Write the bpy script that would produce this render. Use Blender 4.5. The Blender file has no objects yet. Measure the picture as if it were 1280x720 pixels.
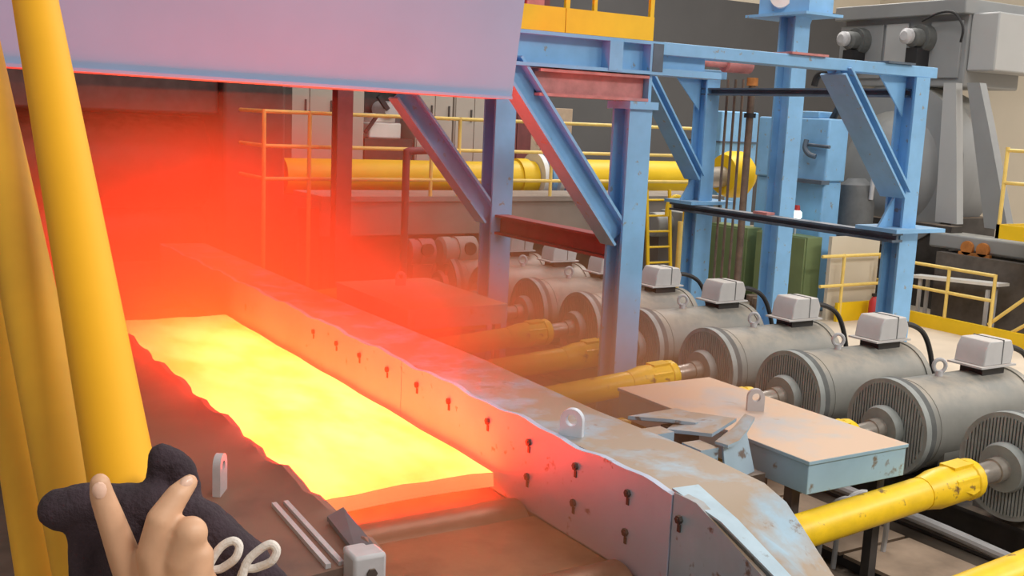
import bpy, bmesh, math, random
from mathutils import Vector as V, Matrix
random.seed(7)
SC = bpy.context.scene
COL = SC.collection
PI = math.pi

# ------------------------------------------------------------------ camera
cam_d = bpy.data.cameras.new('camera')
cam_d.sensor_width = 36.0
cam_d.lens = 36.0 * 1358.2 / 1280.0
cam_d.clip_start = 0.05
cam_d.clip_end = 200
cam = bpy.data.objects.new('camera', cam_d)
COL.objects.link(cam)
SC.camera = cam
p, y, r = math.radians(9.03076), math.radians(31.9614), math.radians(-2.55697)
fw = V((math.sin(y)*math.cos(p), math.cos(y)*math.cos(p), -math.sin(p)))
rt = V((math.cos(y), -math.sin(y), 0))
dn = fw.cross(rt)
cr = rt*math.cos(r) + dn*math.sin(r)
cd = -rt*math.sin(r) + dn*math.cos(r)
m3 = Matrix((cr, -cd, -fw)).transposed()
cam.matrix_world = Matrix.Translation((0, 0, 3.5)) @ m3.to_4x4()

# ------------------------------------------------------------------ world, added overhead lights, exposure
SC.view_settings.view_transform = 'Standard'
SC.view_settings.look = 'None'
SC.view_settings.gamma = 1.0
SC.view_settings.use_curve_mapping = False
SC.view_settings.exposure = 0.1
w = bpy.data.worlds.new('hall_daylight')
SC.world = w
w.use_nodes = True
bg = w.node_tree.nodes['Background']
bg.inputs['Color'].default_value = (1.0, 0.97, 0.92, 1)
bg.inputs['Strength'].default_value = 0.40
def area(name, loc, sx, sy, power, col, rot=(0, 0, 0)):
    l = bpy.data.lights.new(name, 'AREA')
    l.shape = 'RECTANGLE'; l.size = sx; l.size_y = sy; l.energy = power; l.color = col
    o = bpy.data.objects.new(name, l); COL.objects.link(o)
    o.location = loc; o.rotation_euler = rot
    return o
for x, yy, pw in ((4, -7, 1200), (13, -7, 1500), (22, -4, 1500), (28, 6, 1300), (9, 10, 600), (18, 17, 1100)):
    area('added_overhead_light', (x, yy, 12.5), 4.0, 4.0, pw, (1.0, 0.95, 0.88))  # unseen area lights added overhead to give the shading a direction
SC.cycles.volume_step_rate = 1.0
SC.cycles.volume_max_steps = 128
SC.cycles.max_bounces = 8
SC.cycles.sample_clamp_indirect = 6.0

# ------------------------------------------------------------------ materials
MATS = {}
def mat(name, col, rough=0.55, metal=0.0, var=0.12, scale=6.0, dust=None, damt=0.0, dscale=3.0, bump=0.0, spots=None, samt=0.0, sscale=9.0):
    m = bpy.data.materials.new(name); m.use_nodes = True
    nt = m.node_tree; N = nt.nodes; L = nt.links
    b = N['Principled BSDF']
    b.inputs['Roughness'].default_value = rough
    b.inputs['Metallic'].default_value = metal
    tc = N.new('ShaderNodeTexCoord')
    def noise(s, d=4.0):
        n = N.new('ShaderNodeTexNoise'); n.inputs['Scale'].default_value = s; n.inputs['Detail'].default_value = d
        n.inputs['Roughness'].default_value = 0.6
        L.new(tc.outputs['Object'], n.inputs['Vector']); return n
    def mix(fac, a, c):
        x = N.new('ShaderNodeMix'); x.data_type = 'RGBA'
        L.new(fac, x.inputs[0])
        for s, v in ((6, a), (7, c)):
            if isinstance(v, tuple): x.inputs[s].default_value = (*v, 1)
            else: L.new(v, x.inputs[s])
        return x.outputs[2]
    def ramp(src, lo, hi):
        q = N.new('ShaderNodeMapRange'); q.inputs[1].default_value = lo; q.inputs[2].default_value = hi
        L.new(src, q.inputs[0]); return q.outputs[0]
    n1 = noise(scale)
    dk = tuple(c*(1-var) for c in col); lt = tuple(min(1, c*(1+var)) for c in col)
    c = mix(ramp(n1.outputs['Fac'], 0.3, 0.7), dk, lt)
    if spots:
        n3 = noise(sscale, 6)
        c = mix(ramp(n3.outputs['Fac'], 0.62 - samt*0.3, 0.68 - samt*0.25), c, spots)
    if dust:
        g = N.new('ShaderNodeNewGeometry'); sx = N.new('ShaderNodeSeparateXYZ')
        L.new(g.outputs['Normal'], sx.inputs[0])
        up = ramp(sx.outputs[2], 0.45, 0.85)
        n2 = noise(dscale, 5)
        f = ramp(n2.outputs['Fac'], 0.62 - damt*0.5, 0.72 - damt*0.3)
        mm = N.new('ShaderNodeMath'); mm.operation = 'MULTIPLY'
        L.new(up, mm.inputs[0]); L.new(f, mm.inputs[1])
        c = mix(mm.outputs[0], c, dust)
    L.new(c, b.inputs['Base Color'])
    if bump:
        n4 = noise(scale*6, 3)
        bp = N.new('ShaderNodeBump'); bp.inputs['Strength'].default_value = bump; bp.inputs['Distance'].default_value = 0.02
        L.new(n4.outputs['Fac'], bp.inputs['Height']); L.new(bp.outputs[0], b.inputs['Normal'])
    MATS[name] = m
    return m
TAN = (0.50, 0.36, 0.24)
blue = mat('blue_paint', (0.20, 0.44, 0.74), 0.5, var=0.10, scale=2.5, dust=(0.33, 0.5, 0.68), damt=0.5, spots=(0.24, 0.27, 0.30), samt=-0.05)
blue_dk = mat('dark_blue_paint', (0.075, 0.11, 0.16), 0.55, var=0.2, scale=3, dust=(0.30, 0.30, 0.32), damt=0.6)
guide_blue = mat('worn_blue_paint', (0.30, 0.43, 0.54), 0.55, var=0.12, scale=2.0, dust=(0.33, 0.25, 0.18), damt=0.62, dscale=2.2, spots=(0.14, 0.12, 0.11), samt=0.02, sscale=7)
box_blue = mat('cover_box_paint', (0.28, 0.44, 0.56), 0.5, var=0.1, scale=2.0, dust=(0.60, 0.42, 0.29), damt=0.85, dscale=1.2, spots=(0.16, 0.13, 0.10), samt=-0.02, sscale=4)
hood_m = mat('hood_paint', (0.30, 0.38, 0.58), 0.6, var=0.05, scale=0.8)
yellow = mat('yellow_paint', (0.80, 0.52, 0.006), 0.5, var=0.06, scale=3.0)
pipe_y = mat('yellow_pipe_paint', (0.78, 0.38, 0.001), 0.7, var=0.05, scale=4.0)
pipe_y2 = mat('faded_yellow_pipe_paint', (0.66, 0.35, 0.02), 0.75, var=0.12, scale=5.0)
pale_y = mat('pale_yellow_paint', (0.80, 0.58, 0.16), 0.5, var=0.1, scale=5.0)
shaft_y = mat('oily_yellow_paint', (0.86, 0.56, 0.01), 0.4, var=0.12, scale=6, spots=(0.22, 0.12, 0.03), samt=0.05, sscale=6)
motor_m = mat('motor_grey_paint', (0.215, 0.215, 0.20), 0.5, var=0.1, scale=4, dust=(0.34, 0.30, 0.25), damt=0.4, dscale=3)
motor_f = mat('motor_shield_paint', (0.27, 0.29, 0.285), 0.55, var=0.15, scale=6)
motor_d = mat('motor_groove_grey', (0.10, 0.105, 0.105), 0.7, var=0.2)
box_grey = mat('terminal_box_grey', (0.48, 0.48, 0.49), 0.5, var=0.05, dust=(0.60, 0.56, 0.53), damt=0.9)
steel = mat('bare_steel', (0.42, 0.38, 0.34), 0.35, 0.6, var=0.15, scale=8)
dark_steel = mat('dark_steel', (0.055, 0.048, 0.045), 0.6, 0.2, var=0.3, scale=4, dust=(0.20, 0.15, 0.11), damt=0.5)
rust_steel = mat('scaled_steel', (0.16, 0.085, 0.05), 0.55, 0.2, var=0.35, scale=3, dust=(0.30, 0.17, 0.09), damt=0.5, dscale=2, bump=0.15)
roller_m = mat('worn_roller_steel', (0.26, 0.15, 0.10), 0.4, 0.5, var=0.2, scale=6)
left_g = mat('left_guide_steel', (0.145, 0.10, 0.085), 0.6, 0.1, var=0.25, scale=2.5, dust=(0.22, 0.135, 0.10), damt=0.6, dscale=1.5)
black = mat('black_rubber', (0.015, 0.015, 0.018), 0.55, var=0.1)
pit = mat('pit_floor_dirt', (0.11, 0.085, 0.065), 0.9, var=0.4, scale=1.2, bump=0.2)
floor_m = mat('dusty_concrete', (0.62, 0.52, 0.41), 0.9, var=0.1, scale=0.9, bump=0.1)
wall_dk = mat('dark_wall_sheet', (0.085, 0.085, 0.09), 0.8, var=0.08, scale=0.4)
wall_bg = mat('beige_wall_plaster', (0.60, 0.54, 0.44), 0.85, var=0.05, scale=0.4)
panel_bg = mat('grey_beige_cabinet', (0.42, 0.37, 0.33), 0.7, var=0.06, scale=1)
green = mat('green_cabinet_paint', (0.19, 0.25, 0.11), 0.5, var=0.08, scale=2)
big_grey = mat('machine_grey_paint', (0.25, 0.26, 0.27), 0.6, var=0.08, scale=0.9, dust=(0.40, 0.39, 0.36), damt=0.6)
big_lt = mat('machine_light_grey', (0.40, 0.41, 0.42), 0.6, var=0.05, scale=0.8)
white = mat('white_paint', (0.78, 0.77, 0.75), 0.5, var=0.04)
red_p = mat('red_paint', (0.45, 0.03, 0.03), 0.45, var=0.1)
pink_p = mat('primer_and_glow_red', (0.50, 0.20, 0.20), 0.6, var=0.2)
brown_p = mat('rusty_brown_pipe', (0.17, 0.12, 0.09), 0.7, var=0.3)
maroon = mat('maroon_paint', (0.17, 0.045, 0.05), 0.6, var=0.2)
orange_r = mat('orange_rust', (0.45, 0.17, 0.04), 0.8, var=0.3)
deck_m = mat('deck_grey', (0.23, 0.20, 0.175), 0.8, var=0.15, scale=1.2, dust=(0.33, 0.28, 0.24), damt=0.7)
skin = mat('skin', (0.62, 0.36, 0.22), 0.5, var=0.06, scale=40)
nail = mat('nail_skin', (0.72, 0.47, 0.36), 0.3, var=0.03)
cloth = mat('black_cloth', (0.034, 0.020, 0.028), 0.9, var=0.3, scale=30, bump=0.3)
cord_m = mat('white_cord', (0.72, 0.66, 0.61), 0.6, var=0.08, scale=60, bump=0.2)
lug_grey = mat('pale_grey_plate', (0.45, 0.45, 0.47), 0.5, var=0.1)

def emis(name, col, strength):
    m = bpy.data.materials.new(name); m.use_nodes = True
    b = m.node_tree.nodes['Principled BSDF']
    b.inputs['Base Color'].default_value = (*[min(1, c) for c in col], 1)
    b.inputs['Emission Color'].default_value = (*col, 1)
    b.inputs['Emission Strength'].default_value = strength
    return m
signal_m = emis('signal_glow', (0.75, 1.0, 0.95), 3.0)

def slab_mat(name, hot, cool, lo, hi, strength):
    # incandescent steel with duller patches of scale
    m = bpy.data.materials.new(name); m.use_nodes = True
    nt = m.node_tree; N = nt.nodes; L = nt.links
    b = N['Principled BSDF']; b.inputs['Base Color'].default_value = (0.12, 0.08, 0.06, 1); b.inputs['Roughness'].default_value = 0.8
    tc = N.new('ShaderNodeTexCoord'); mp = N.new('ShaderNodeMapping')
    mp.inputs['Scale'].default_value = (1.3, 0.7, 1); L.new(tc.outputs['Object'], mp.inputs['Vector'])
    n = N.new('ShaderNodeTexNoise'); n.inputs['Scale'].default_value = 1.6; n.inputs['Detail'].default_value = 5
    L.new(mp.outputs[0], n.inputs['Vector'])
    mr = N.new('ShaderNodeMapRange'); mr.inputs[1].default_value = lo; mr.inputs[2].default_value = hi
    L.new(n.outputs['Fac'], mr.inputs[0])
    x = N.new('ShaderNodeMix'); x.data_type = 'RGBA'
    L.new(mr.outputs[0], x.inputs[0]); x.inputs[6].default_value = (*cool, 1); x.inputs[7].default_value = (*hot, 1)
    L.new(x.outputs[2], b.inputs['Emission Color']); b.inputs['Emission Strength'].default_value = strength
    return m
slab_top = slab_mat('incandescent_steel', (1.0, 0.037, 0.0075), (1.0, 0.027, 0.0030), 0.34, 0.60, 46.0)
slab_edge = slab_mat('cooler_incandescent_edge', (1.0, 0.36, 0.11), (1.0, 0.28, 0.07), 0.3, 0.7, 1.2)

# ------------------------------------------------------------------ mesh builder
class MB:
    def __init__(s): s.v = []; s.f = []
    def add(s, vs, fs):
        k = len(s.v); s.v += [V(q) for q in vs]; s.f += [tuple(i+k for i in q) for q in fs]; return s
    def box(s, x0, x1, y0, y1, z0, z1):
        return s.add([(x0,y0,z0),(x1,y0,z0),(x1,y1,z0),(x0,y1,z0),(x0,y0,z1),(x1,y0,z1),(x1,y1,z1),(x0,y1,z1)],
                     [(0,3,2,1),(4,5,6,7),(0,1,5,4),(1,2,6,5),(2,3,7,6),(3,0,4,7)])
    def hexa(s, b, t):
        return s.add(list(b)+list(t), [(3,2,1,0),(4,5,6,7),(0,1,5,4),(1,2,6,5),(2,3,7,6),(3,0,4,7)])
    def prism(s, poly, d):
        n = len(poly); d = V(d); a = [V(q) for q in poly]
        s.add(a + [q+d for q in a], [tuple(range(n-1,-1,-1)), tuple(range(n,2*n))] + [(i,(i+1)%n,n+(i+1)%n,n+i) for i in range(n)])
        return s
    def frame(s, a, b):
        d = (V(b)-V(a)).normalized()
        u = V((0,0,1)) if abs(d.z) < 0.9 else V((1,0,0))
        e1 = d.cross(u).normalized(); e2 = e1.cross(d).normalized()
        return d, e1, e2
    def cyl(s, a, b, r0, r1=None, n=20, cap=True):
        return s.lathe(a, b, [(0, r0), (1, r0 if r1 is None else r1)], n, cap)
    def lathe(s, a, b, prof, n=24, cap=True):
        a, b = V(a), V(b); d, e1, e2 = s.frame(a, b); k = len(s.v)
        for t, rr in prof:
            c = a + (b-a)*t
            for i in range(n):
                g = 2*PI*i/n; s.v.append(c + e1*(rr*math.cos(g)) + e2*(rr*math.sin(g)))
        for j in range(len(prof)-1):
            for i in range(n):
                i2 = (i+1) % n
                s.f.append((k+j*n+i, k+j*n+i2, k+(j+1)*n+i2, k+(j+1)*n+i))
        if cap:
            s.f.append(tuple(k+i for i in range(n-1,-1,-1)))
            s.f.append(tuple(k+(len(prof)-1)*n+i for i in range(n)))
        return s
    def tube(s, pts, r, n=10, closed=False, sub=6):
        P = [V(q) for q in pts]
        if sub > 1:                     # Catmull-Rom
            Q = []; m = len(P)
            rng = range(m if closed else m-1)
            for i in rng:
                if closed: p0,p1,p2,p3 = P[i-1],P[i],P[(i+1)%m],P[(i+2)%m]
                else: p0,p1,p2,p3 = P[max(i-1,0)],P[i],P[i+1],P[min(i+2,m-1)]
                for j in range(sub):
                    t = j/sub
                    Q.append(0.5*((2*p1)+(p2-p0)*t+(2*p0-5*p1+4*p2-p3)*t*t+(3*p1-p0-3*p2+p3)*t**3))
            if not closed: Q.append(P[-1])
            P = Q
        k = len(s.v); m = len(P)
        T0 = (P[1]-P[0]).normalized()
        up = V((0,0,1)) if abs(T0.z) < 0.9 else V((1,0,0))
        e1 = T0.cross(up).normalized()
        for i in range(m):
            if closed: T = (P[(i+1)%m]-P[i-1]).normalized()
            else: T = (P[min(i+1,m-1)]-P[max(i-1,0)]).normalized()
            e1 = (e1 - T*e1.dot(T)).normalized(); e2 = T.cross(e1)
            for j in range(n):
                g = 2*PI*j/n; s.v.append(P[i] + e1*(r*math.cos(g)) + e2*(r*math.sin(g)))
        for i in range(m if closed else m-1):
            for j in range(n):
                a, b2 = i*n, ((i+1)%m)*n
                s.f.append((k+a+j, k+a+(j+1)%n, k+b2+(j+1)%n, k+b2+j))
        if not closed:
            s.f.append(tuple(k+i for i in range(n-1,-1,-1))); s.f.append(tuple(k+(m-1)*n+i for i in range(n)))
        return s
    def obar(s, a, b, w, h, wdir):
        # square bar from a to b; w measured along wdir, h across
        a, b = V(a), V(b); d = (b-a).normalized(); u = V(wdir); u = (u-d*u.dot(d)).normalized(); v = d.cross(u)
        c = [u*(-w/2)-v*(h/2), u*(w/2)-v*(h/2), u*(w/2)+v*(h/2), u*(-w/2)+v*(h/2)]
        return s.hexa([a+q for q in c], [b+q for q in c])
    def ibeam(s, a, b, w, h, tf, tw, hdir):
        # I section: flanges of width w, total height h along hdir
        a, b = V(a), V(b); d = (b-a).normalized(); hh = V(hdir); hh = (hh-d*hh.dot(d)).normalized(); ww = d.cross(hh)
        for sg in (-1, 1):
            o = hh*(sg*(h-tf)/2); s.obar(a+o, b+o, w, tf, ww)
        s.obar(a, b, tw, h-2*tf, ww)
        return s

def obj(name, mb, m, parent=None, smooth=35, bevel=0.0, kind=None, label=None):
    me = bpy.data.meshes.new(name)
    off = V((0,0,0))
    q = parent
    while q is not None: off += V(q.location); q = q.parent
    me.from_pydata([tuple(v-off) for v in mb.v], [], mb.f)
    bm = bmesh.new(); bm.from_mesh(me); bmesh.ops.recalc_face_normals(bm, faces=bm.faces); bm.to_mesh(me); bm.free()
    me.materials.append(m)
    me.polygons.foreach_set('use_smooth', [True]*len(me.polygons))
    me.set_sharp_from_angle(angle=math.radians(smooth))
    o = bpy.data.objects.new(name, me); COL.objects.link(o)
    if parent is not None: o.parent = parent
    if bevel:
        b = o.modifiers.new('bevel', 'BEVEL'); b.width = bevel; b.segments = 2; b.limit_method = 'ANGLE'; b.angle_limit = math.radians(40)
    if kind: o['kind'] = kind
    if label: o['label'] = label
    return o
def tag(o, label, cat, group=None):
    o['label'] = label; o['category'] = cat
    if group: o['group'] = group
    return o
def thing(name, loc, label, cat, group=None):
    o = bpy.data.objects.new(name, None); COL.objects.link(o); o.location = loc; o.empty_display_size = 0.1
    return tag(o, label, cat, group)
def solo(name, mb, m, label, cat, group=None, **k):
    return tag(obj(name, mb, m, None, **k), label, cat, group)
def struct(name, mb, m, parent=None, **k):
    o = obj(name, mb, m, parent, **k)
    if parent is None: o['kind'] = 'structure'
    return o
def dup(root, dloc, label):
    r2 = root.copy(); COL.objects.link(r2); r2.location = V(root.location) + V(dloc); r2['label'] = label
    for ch in list(root.children):
        c = ch.copy(); COL.objects.link(c); c.parent = r2
        for g in list(ch.children):
            d = g.copy(); COL.objects.link(d); d.parent = c
    return r2

# ================================================================== SETTING
struct('floor', MB().box(-8, 10.2, -6, 26, -0.2, 0.0), pit)
struct('floor_raised', MB().box(10.2, 34, -6, 26, -0.2, 0.3), floor_m)
struct('wall_back', MB().box(-10, 34, 26, 26.3, 0, 7.3), wall_dk)
struct('wall_back_upper', MB().box(-10, 34, 26, 26.3, 7.3, 10), wall_bg)
struct('wall_right', MB().box(30.5, 30.8, -6, 26, 0.3, 10), wall_bg)
struct('wall_left', MB().box(-8.3, -8, -6, 26, 0, 10), wall_bg)
struct('floor_operator_deck', MB().box(-3, 0.9, -4, 0.7, 1.75, 1.87), deck_m)

# ================================================================== ROLLER TABLE AND SLAB
ROW = [4.99 + 1.2*i for i in range(-1, 9)]
ORD = ['out of frame in front', 'nearest fully seen', 'second', 'third', 'fourth', 'fifth', 'sixth', 'seventh', 'eighth', 'ninth', 'tenth']
t = thing('roller_table', (3.25, 4, 0), 'brown steel apron of the roller table in front of the glowing slab', 'roller table')
edges = [3.2] + ROW + [16.5]
for i in range(len(edges)-1):
    a = edges[i] + (0.16 if i else 0); b = edges[i+1] - 0.16
    obj('apron_plate', MB().box(2.46, 4.03, a, b, 0.70, 0.75), rust_steel, t, bevel=0.01)
obj('table_frame', MB().box(2.46, 2.6, 3.2, 16.5, 0.02, 0.35).box(3.9, 4.03, 3.2, 16.5, 0.02, 0.35), dark_steel, t)
for i, yy in enumerate(ROW):
    if i > 8: break
    lab = 'worn steel table roller across the apron in front of the slab' if i == 1 else 'worn steel table roller %s' % ('below the bottom edge of the view' if i == 0 else 'under the glowing slab, %s one back from its front edge' % ['', '', 'first', 'second', 'third', 'fourth', 'fifth', 'sixth', 'seventh'][i])
    solo('table_roller', MB().lathe((2.48, yy, 0.62), (4.02, yy, 0.62), [(0, 0.08), (0.02, 0.08), (0.02, 0.2), (0.98, 0.2), (0.98, 0.08), (1, 0.08)], 28), roller_m, lab, 'roller', 'rollers of the roller table')

def slab_body():
    mb = MB(); xs0, xs1 = 2.52, 3.97; top = 0.925; bot = 0.82
    ys = [6.46 + i*0.31 for i in range(22)]
    k = 0; vs = []
    nx = 8
    for j, yy in enumerate(ys):
        for i in range(nx+1):
            f = i/nx
            z = top + 0.006*math.sin(1.7*j+2.1*i)
            fy = yy + (0.05*math.sin(PI*f) - 0.02 if j == 0 else 0) + (0.07*f if j == 0 else 0)
            vs.append((xs0 + (xs1-xs0)*f, fy, z))
    fs = []
    for j in range(len(ys)-1):
        for i in range(nx):
            a = j*(nx+1)+i; fs.append((a, a+1, a+nx+2, a+nx+1))
    mb.add(vs, fs)
    return mb, vs, nx, len(ys), bot
mb, vs, nx, ny, bot = slab_body()
s = thing('hot_slab', (3.25, 6.5, 0.82), 'glowing yellow-hot steel slab on the roller table', 'steel slab')
obj('slab_top', mb, slab_top, s, smooth=60)
e = MB()
ring = [j*(nx+1) for j in range(ny-1, 0, -1)] + list(range(nx+1)) + [j*(nx+1)+nx for j in range(1, ny)] + [(ny-1)*(nx+1)+i for i in range(nx-1, 0, -1)]
for a, b in zip(ring, ring[1:]+ring[:1]):
    A, B = V(vs[a]), V(vs[b])
    e.add([A, B, (B.x, B.y-0.02, bot), (A.x, A.y-0.02, bot)], [(0,1,2,3)])
obj('slab_edge', e, slab_edge, s, label='cooler orange rim of the slab')

# ------------------------------------------------------------------ right side guide
def loft(sections, cap=True):
    mb = MB(); n = len(sections[0]); vs = []
    for sct in sections: vs += sct
    fs = []
    for j in range(len(sections)-1):
        for i in range(n):
            fs.append((j*n+i, j*n+(i+1)%n, (j+1)*n+(i+1)%n, (j+1)*n+i))
    fs.append(tuple(range(n-1,-1,-1))); fs.append(tuple((len(sections)-1)*n+i for i in range(n)))
    mb.add(vs, fs); return mb
g = thing('side_guide', (4.4, 8, 0), 'blue steel side guide with dusty top, right of the slab', 'side guide')
secs = []
for (yy, xi, xo, zi, zo) in [(16.5,4.07,4.72,1.37,1.36),(11,4.07,4.72,1.37,1.36),(8,4.07,4.73,1.37,1.38),(6.3,4.07,4.72,1.37,1.36),(5.2,4.07,4.74,1.37,1.37),(4.56,4.07,4.72,1.37,1.355),(4.36,4.08,4.71,1.33,1.30),(3.97,4.09,4.71,1.20,1.005),(3.4,4.12,4.70,1.0,0.68),(3.0,4.2,4.66,0.8,0.5)]:
    zb = 0.02
    secs.append([(xi,yy,zb),(xi,yy,zi),(xi+(xo-xi)*0.33,yy,zi+0.012*math.sin(yy*3)),(xi+(xo-xi)*0.66,yy,(zi*0.4+zo*0.6)+0.015*math.cos(yy*2)),(xo,yy,zo),(xo,yy,zb)])
obj('guide_body', loft(secs), guide_blue, g, smooth=30)
def wear(y0, y1, zb, topf, n, x0=4.025, x1=4.068):
    mb = MB(); vs = []; fs = []
    for i in range(n+1):
        yy = y0 + (y1-y0)*i/n; z = topf(yy)
        vs += [(x0, yy, zb), (x0, yy, z), (x1, yy, z), (x1, yy, zb)]
    for i in range(n):
        for j in range(4): fs.append((i*4+j, i*4+(j+1)%4, i*4+4+(j+1)%4, i*4+4+j))
    fs += [(3,2,1,0), (n*4, n*4+1, n*4+2, n*4+3)]
    return mb.add(vs, fs)
wear_m = mat('wear_plate_paint', (0.42, 0.48, 0.62), 0.5, var=0.08, scale=1.5, spots=(0.22, 0.2, 0.2), samt=-0.06)
topw = lambda q: 1.385 + 0.012*math.sin(q*5.3) + 0.008*math.sin(q*13.1+1)
obj('wear_plate', wear(8.18, 16.4, 0.76, topw, 60), wear_m, g, smooth=50)
obj('wear_plate', wear(4.60, 8.17, 0.76, topw, 40), wear_m, g, smooth=50)
obj('nose_plate', wear(3.3, 4.59, 0.55, lambda q: 1.39 if q > 4.4 else 1.39 - (4.4-q)*0.40, 20, 4.03, 4.085), guide_blue, g, smooth=50)
nl = MB().prism([(4.04,4.62,1.392),(4.24,4.62,1.385),(4.17,4.20,1.325),(4.16,3.5,1.06),(4.07,3.5,1.06),(4.04,4.20,1.335)], (0,0,0.012))
obj('nose_lip', nl, mat('nose_pale_paint', (0.36, 0.48, 0.57), 0.5, var=0.1, spots=(0.2,0.2,0.2), samt=0.0), g, label='pale bevelled lip of the guide nose')
for zz, ys in ((1.25, [10.2, 9.6, 9.05, 8.45, 7.87, 7.31, 6.70, 6.13, 5.56, 5.0, 4.52]), (1.0, [6.13, 5.56, 5.0])):
    for yy in ys:
        obj('bolt', MB().cyl((4.005, yy, zz), (4.03, yy, zz), 0.026, n=6).cyl((4.0, yy, zz), (4.01, yy, zz), 0.012, n=8).box(4.018, 4.03, yy-0.012, yy+0.012, zz-0.075, zz-0.03), dark_steel, g)
lug = MB()
def lug_plate(mb, c, axis, w, h, th, hole):
    # rounded plate with a hole, standing on c; plate plane spanned by axis and z
    c = V(c); ax = V(axis).normalized(); nrm = ax.cross(V((0,0,1)))
    n = 24; outer = []; inner = []
    cz = h - w/2
    for i in range(n):
        a = 2*PI*i/n
        co, si = math.cos(a), math.sin(a)
        if si >= 0: o = (w/2*co, cz + w/2*si)
        else:
            o = (w/2*max(-1, min(1, co*1.5)), cz + max(-cz, si*cz*1.35))
        outer.append(o); inner.append((hole*co, cz + hole*si))
    k = []
    for sgn in (-0.5, 0.5):
        for (u, z) in outer: k.append(c + ax*u + V((0,0,z)) + nrm*(th*sgn))
        for (u, z) in inner: k.append(c + ax*u + V((0,0,z)) + nrm*(th*sgn))
    fs = []
    for i in range(n):
        j = (i+1) % n
        fs += [(i, j, n+j, n+i), (2*n+j, 2*n+i, 3*n+i, 3*n+j), (i, 2*n+i, 2*n+j, j), (n+j, 3*n+j, 3*n+i, n+i)]
    return mb.add(k, fs)
lug_plate(lug, (4.16, 5.82, 1.36), (0.6,-0.8,0), 0.16, 0.20, 0.05, 0.04)
obj('lifting_lug', lug, mat('lug_pale_paint', (0.55, 0.6, 0.68), 0.5), g, label='pale lifting lug with a dark hole')

# torn plates and bracket between guide and cover box
bp = thing('bent_cover_plate', (5.2, 6.0, 0), 'torn dusty grey-blue plate beside the blue bracket', 'steel plate')
obj('torn_sheet', MB().prism([(4.86,6.10,1.33),(5.42,6.22,1.30),(5.50,5.82,1.31),(5.18,5.72,1.345),(5.05,5.86,1.35)], (0.0,0.0,0.025)), guide_blue, bp)
obj('torn_sheet', MB().prism([(4.98,5.80,1.30),(5.36,5.98,1.34),(5.46,5.60,1.38),(5.14,5.50,1.33)], (0,0,0.025)), guide_blue, bp)
obj('stub_block', MB().box(4.78, 4.95, 5.68, 5.84, 1.2, 1.34), guide_blue, bp)
obj('support_leg', MB().box(5.05, 5.25, 5.75, 5.95, 0.02, 1.31), dark_steel, bp)
br = thing('gusset_bracket', (5.0, 5.3, 0), 'pale blue curved bracket in front of the torn plate', 'bracket')
obj('web_plate', MB().prism([(5.12,5.30,1.05),(5.52,5.42,1.0),(5.44,5.50,1.42),(5.36,5.44,1.36),(5.22,5.38,1.325),(5.10,5.34,1.32)], (0.01,0.03,0)), guide_blue, br)
obj('flange', MB().prism([(5.09,5.28,1.32),(5.22,5.31,1.33),(5.36,5.38,1.37),(5.46,5.42,1.44),(5.46,5.52,1.44),(5.34,5.50,1.36),(5.2,5.46,1.32),(5.08,5.40,1.315)], (0,0,0.02)), guide_blue, br)
obj('bracket_foot', MB().box(4.9, 5.55, 5.36, 5.5, 0.02, 1.05), dark_steel, br)
obj('pad_block', MB().box(4.92, 5.08, 5.36, 5.56, 1.12, 1.3), guide_blue, br)

# ------------------------------------------------------------------ left side guide
g2 = thing('side_guide', (2.0, 9, 0), 'dark brown steel side guide with ragged edge, left of the slab', 'side guide')
ed = lambda q: 0.018*math.sin(q*4.1) + 0.014*math.sin(q*9.7+0.6) + 0.008*math.sin(q*23)
vs, fs = [], []
n = 70
for i in range(n+1):
    yy = 5.12 + (14.5-5.12)*i/n
    z = 1.12 + ed(yy); xi = 2.44 + 0.6*ed(yy+2)
    vs += [(xi,yy,0.02),(xi,yy,z),(xi-0.05,yy,z+0.01),(xi-0.13,yy,1.075),(1.55,yy,1.02),(1.45,yy,0.9),(1.45,yy,0.02)]
for i in range(n):
    for j in range(7): fs.append((i*7+j, i*7+(j+1)%7, i*7+7+(j+1)%7, i*7+7+j))
fs += [tuple(range(6,-1,-1)), tuple(n*7+j for j in range(7))]
obj('guide_body', MB().add(vs, fs), left_g, g2, smooth=40)
obj('end_bracket', MB().box(2.21, 2.40, 4.98, 5.14, 0.9, 1.17).box(2.24,2.37,5.14,5.22,1.10,1.15), lug_grey, g2, bevel=0.02, label='pale grey end bracket')
obj('edge_strip', MB().prism([(2.29,5.14,1.10),(2.40,5.14,1.12),(2.45,5.70,1.14),(2.35,5.70,1.10)], (0,0,0.03)), mat('dark_grey_strip',(0.10,0.115,0.13),0.5), g2)
for dx in (0, -0.075):
    obj('guide_rail', MB().obar((2.21+dx,5.15,1.075),(2.26+dx,6.15,1.075), 0.03, 0.03, (1,0,0)), lug_grey, g2)
lg = MB(); lug_plate(lg, (1.97, 6.55, 1.04), (0.55,0.83,0), 0.15, 0.27, 0.05, 0.03)
obj('lifting_lug', lg, lug_grey, g2, label='pale grey lifting lug')
obj('bolt', MB().cyl((2.31,4.965,1.07),(2.31,4.985,1.07),0.03,n=6), dark_steel, g2)

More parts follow.
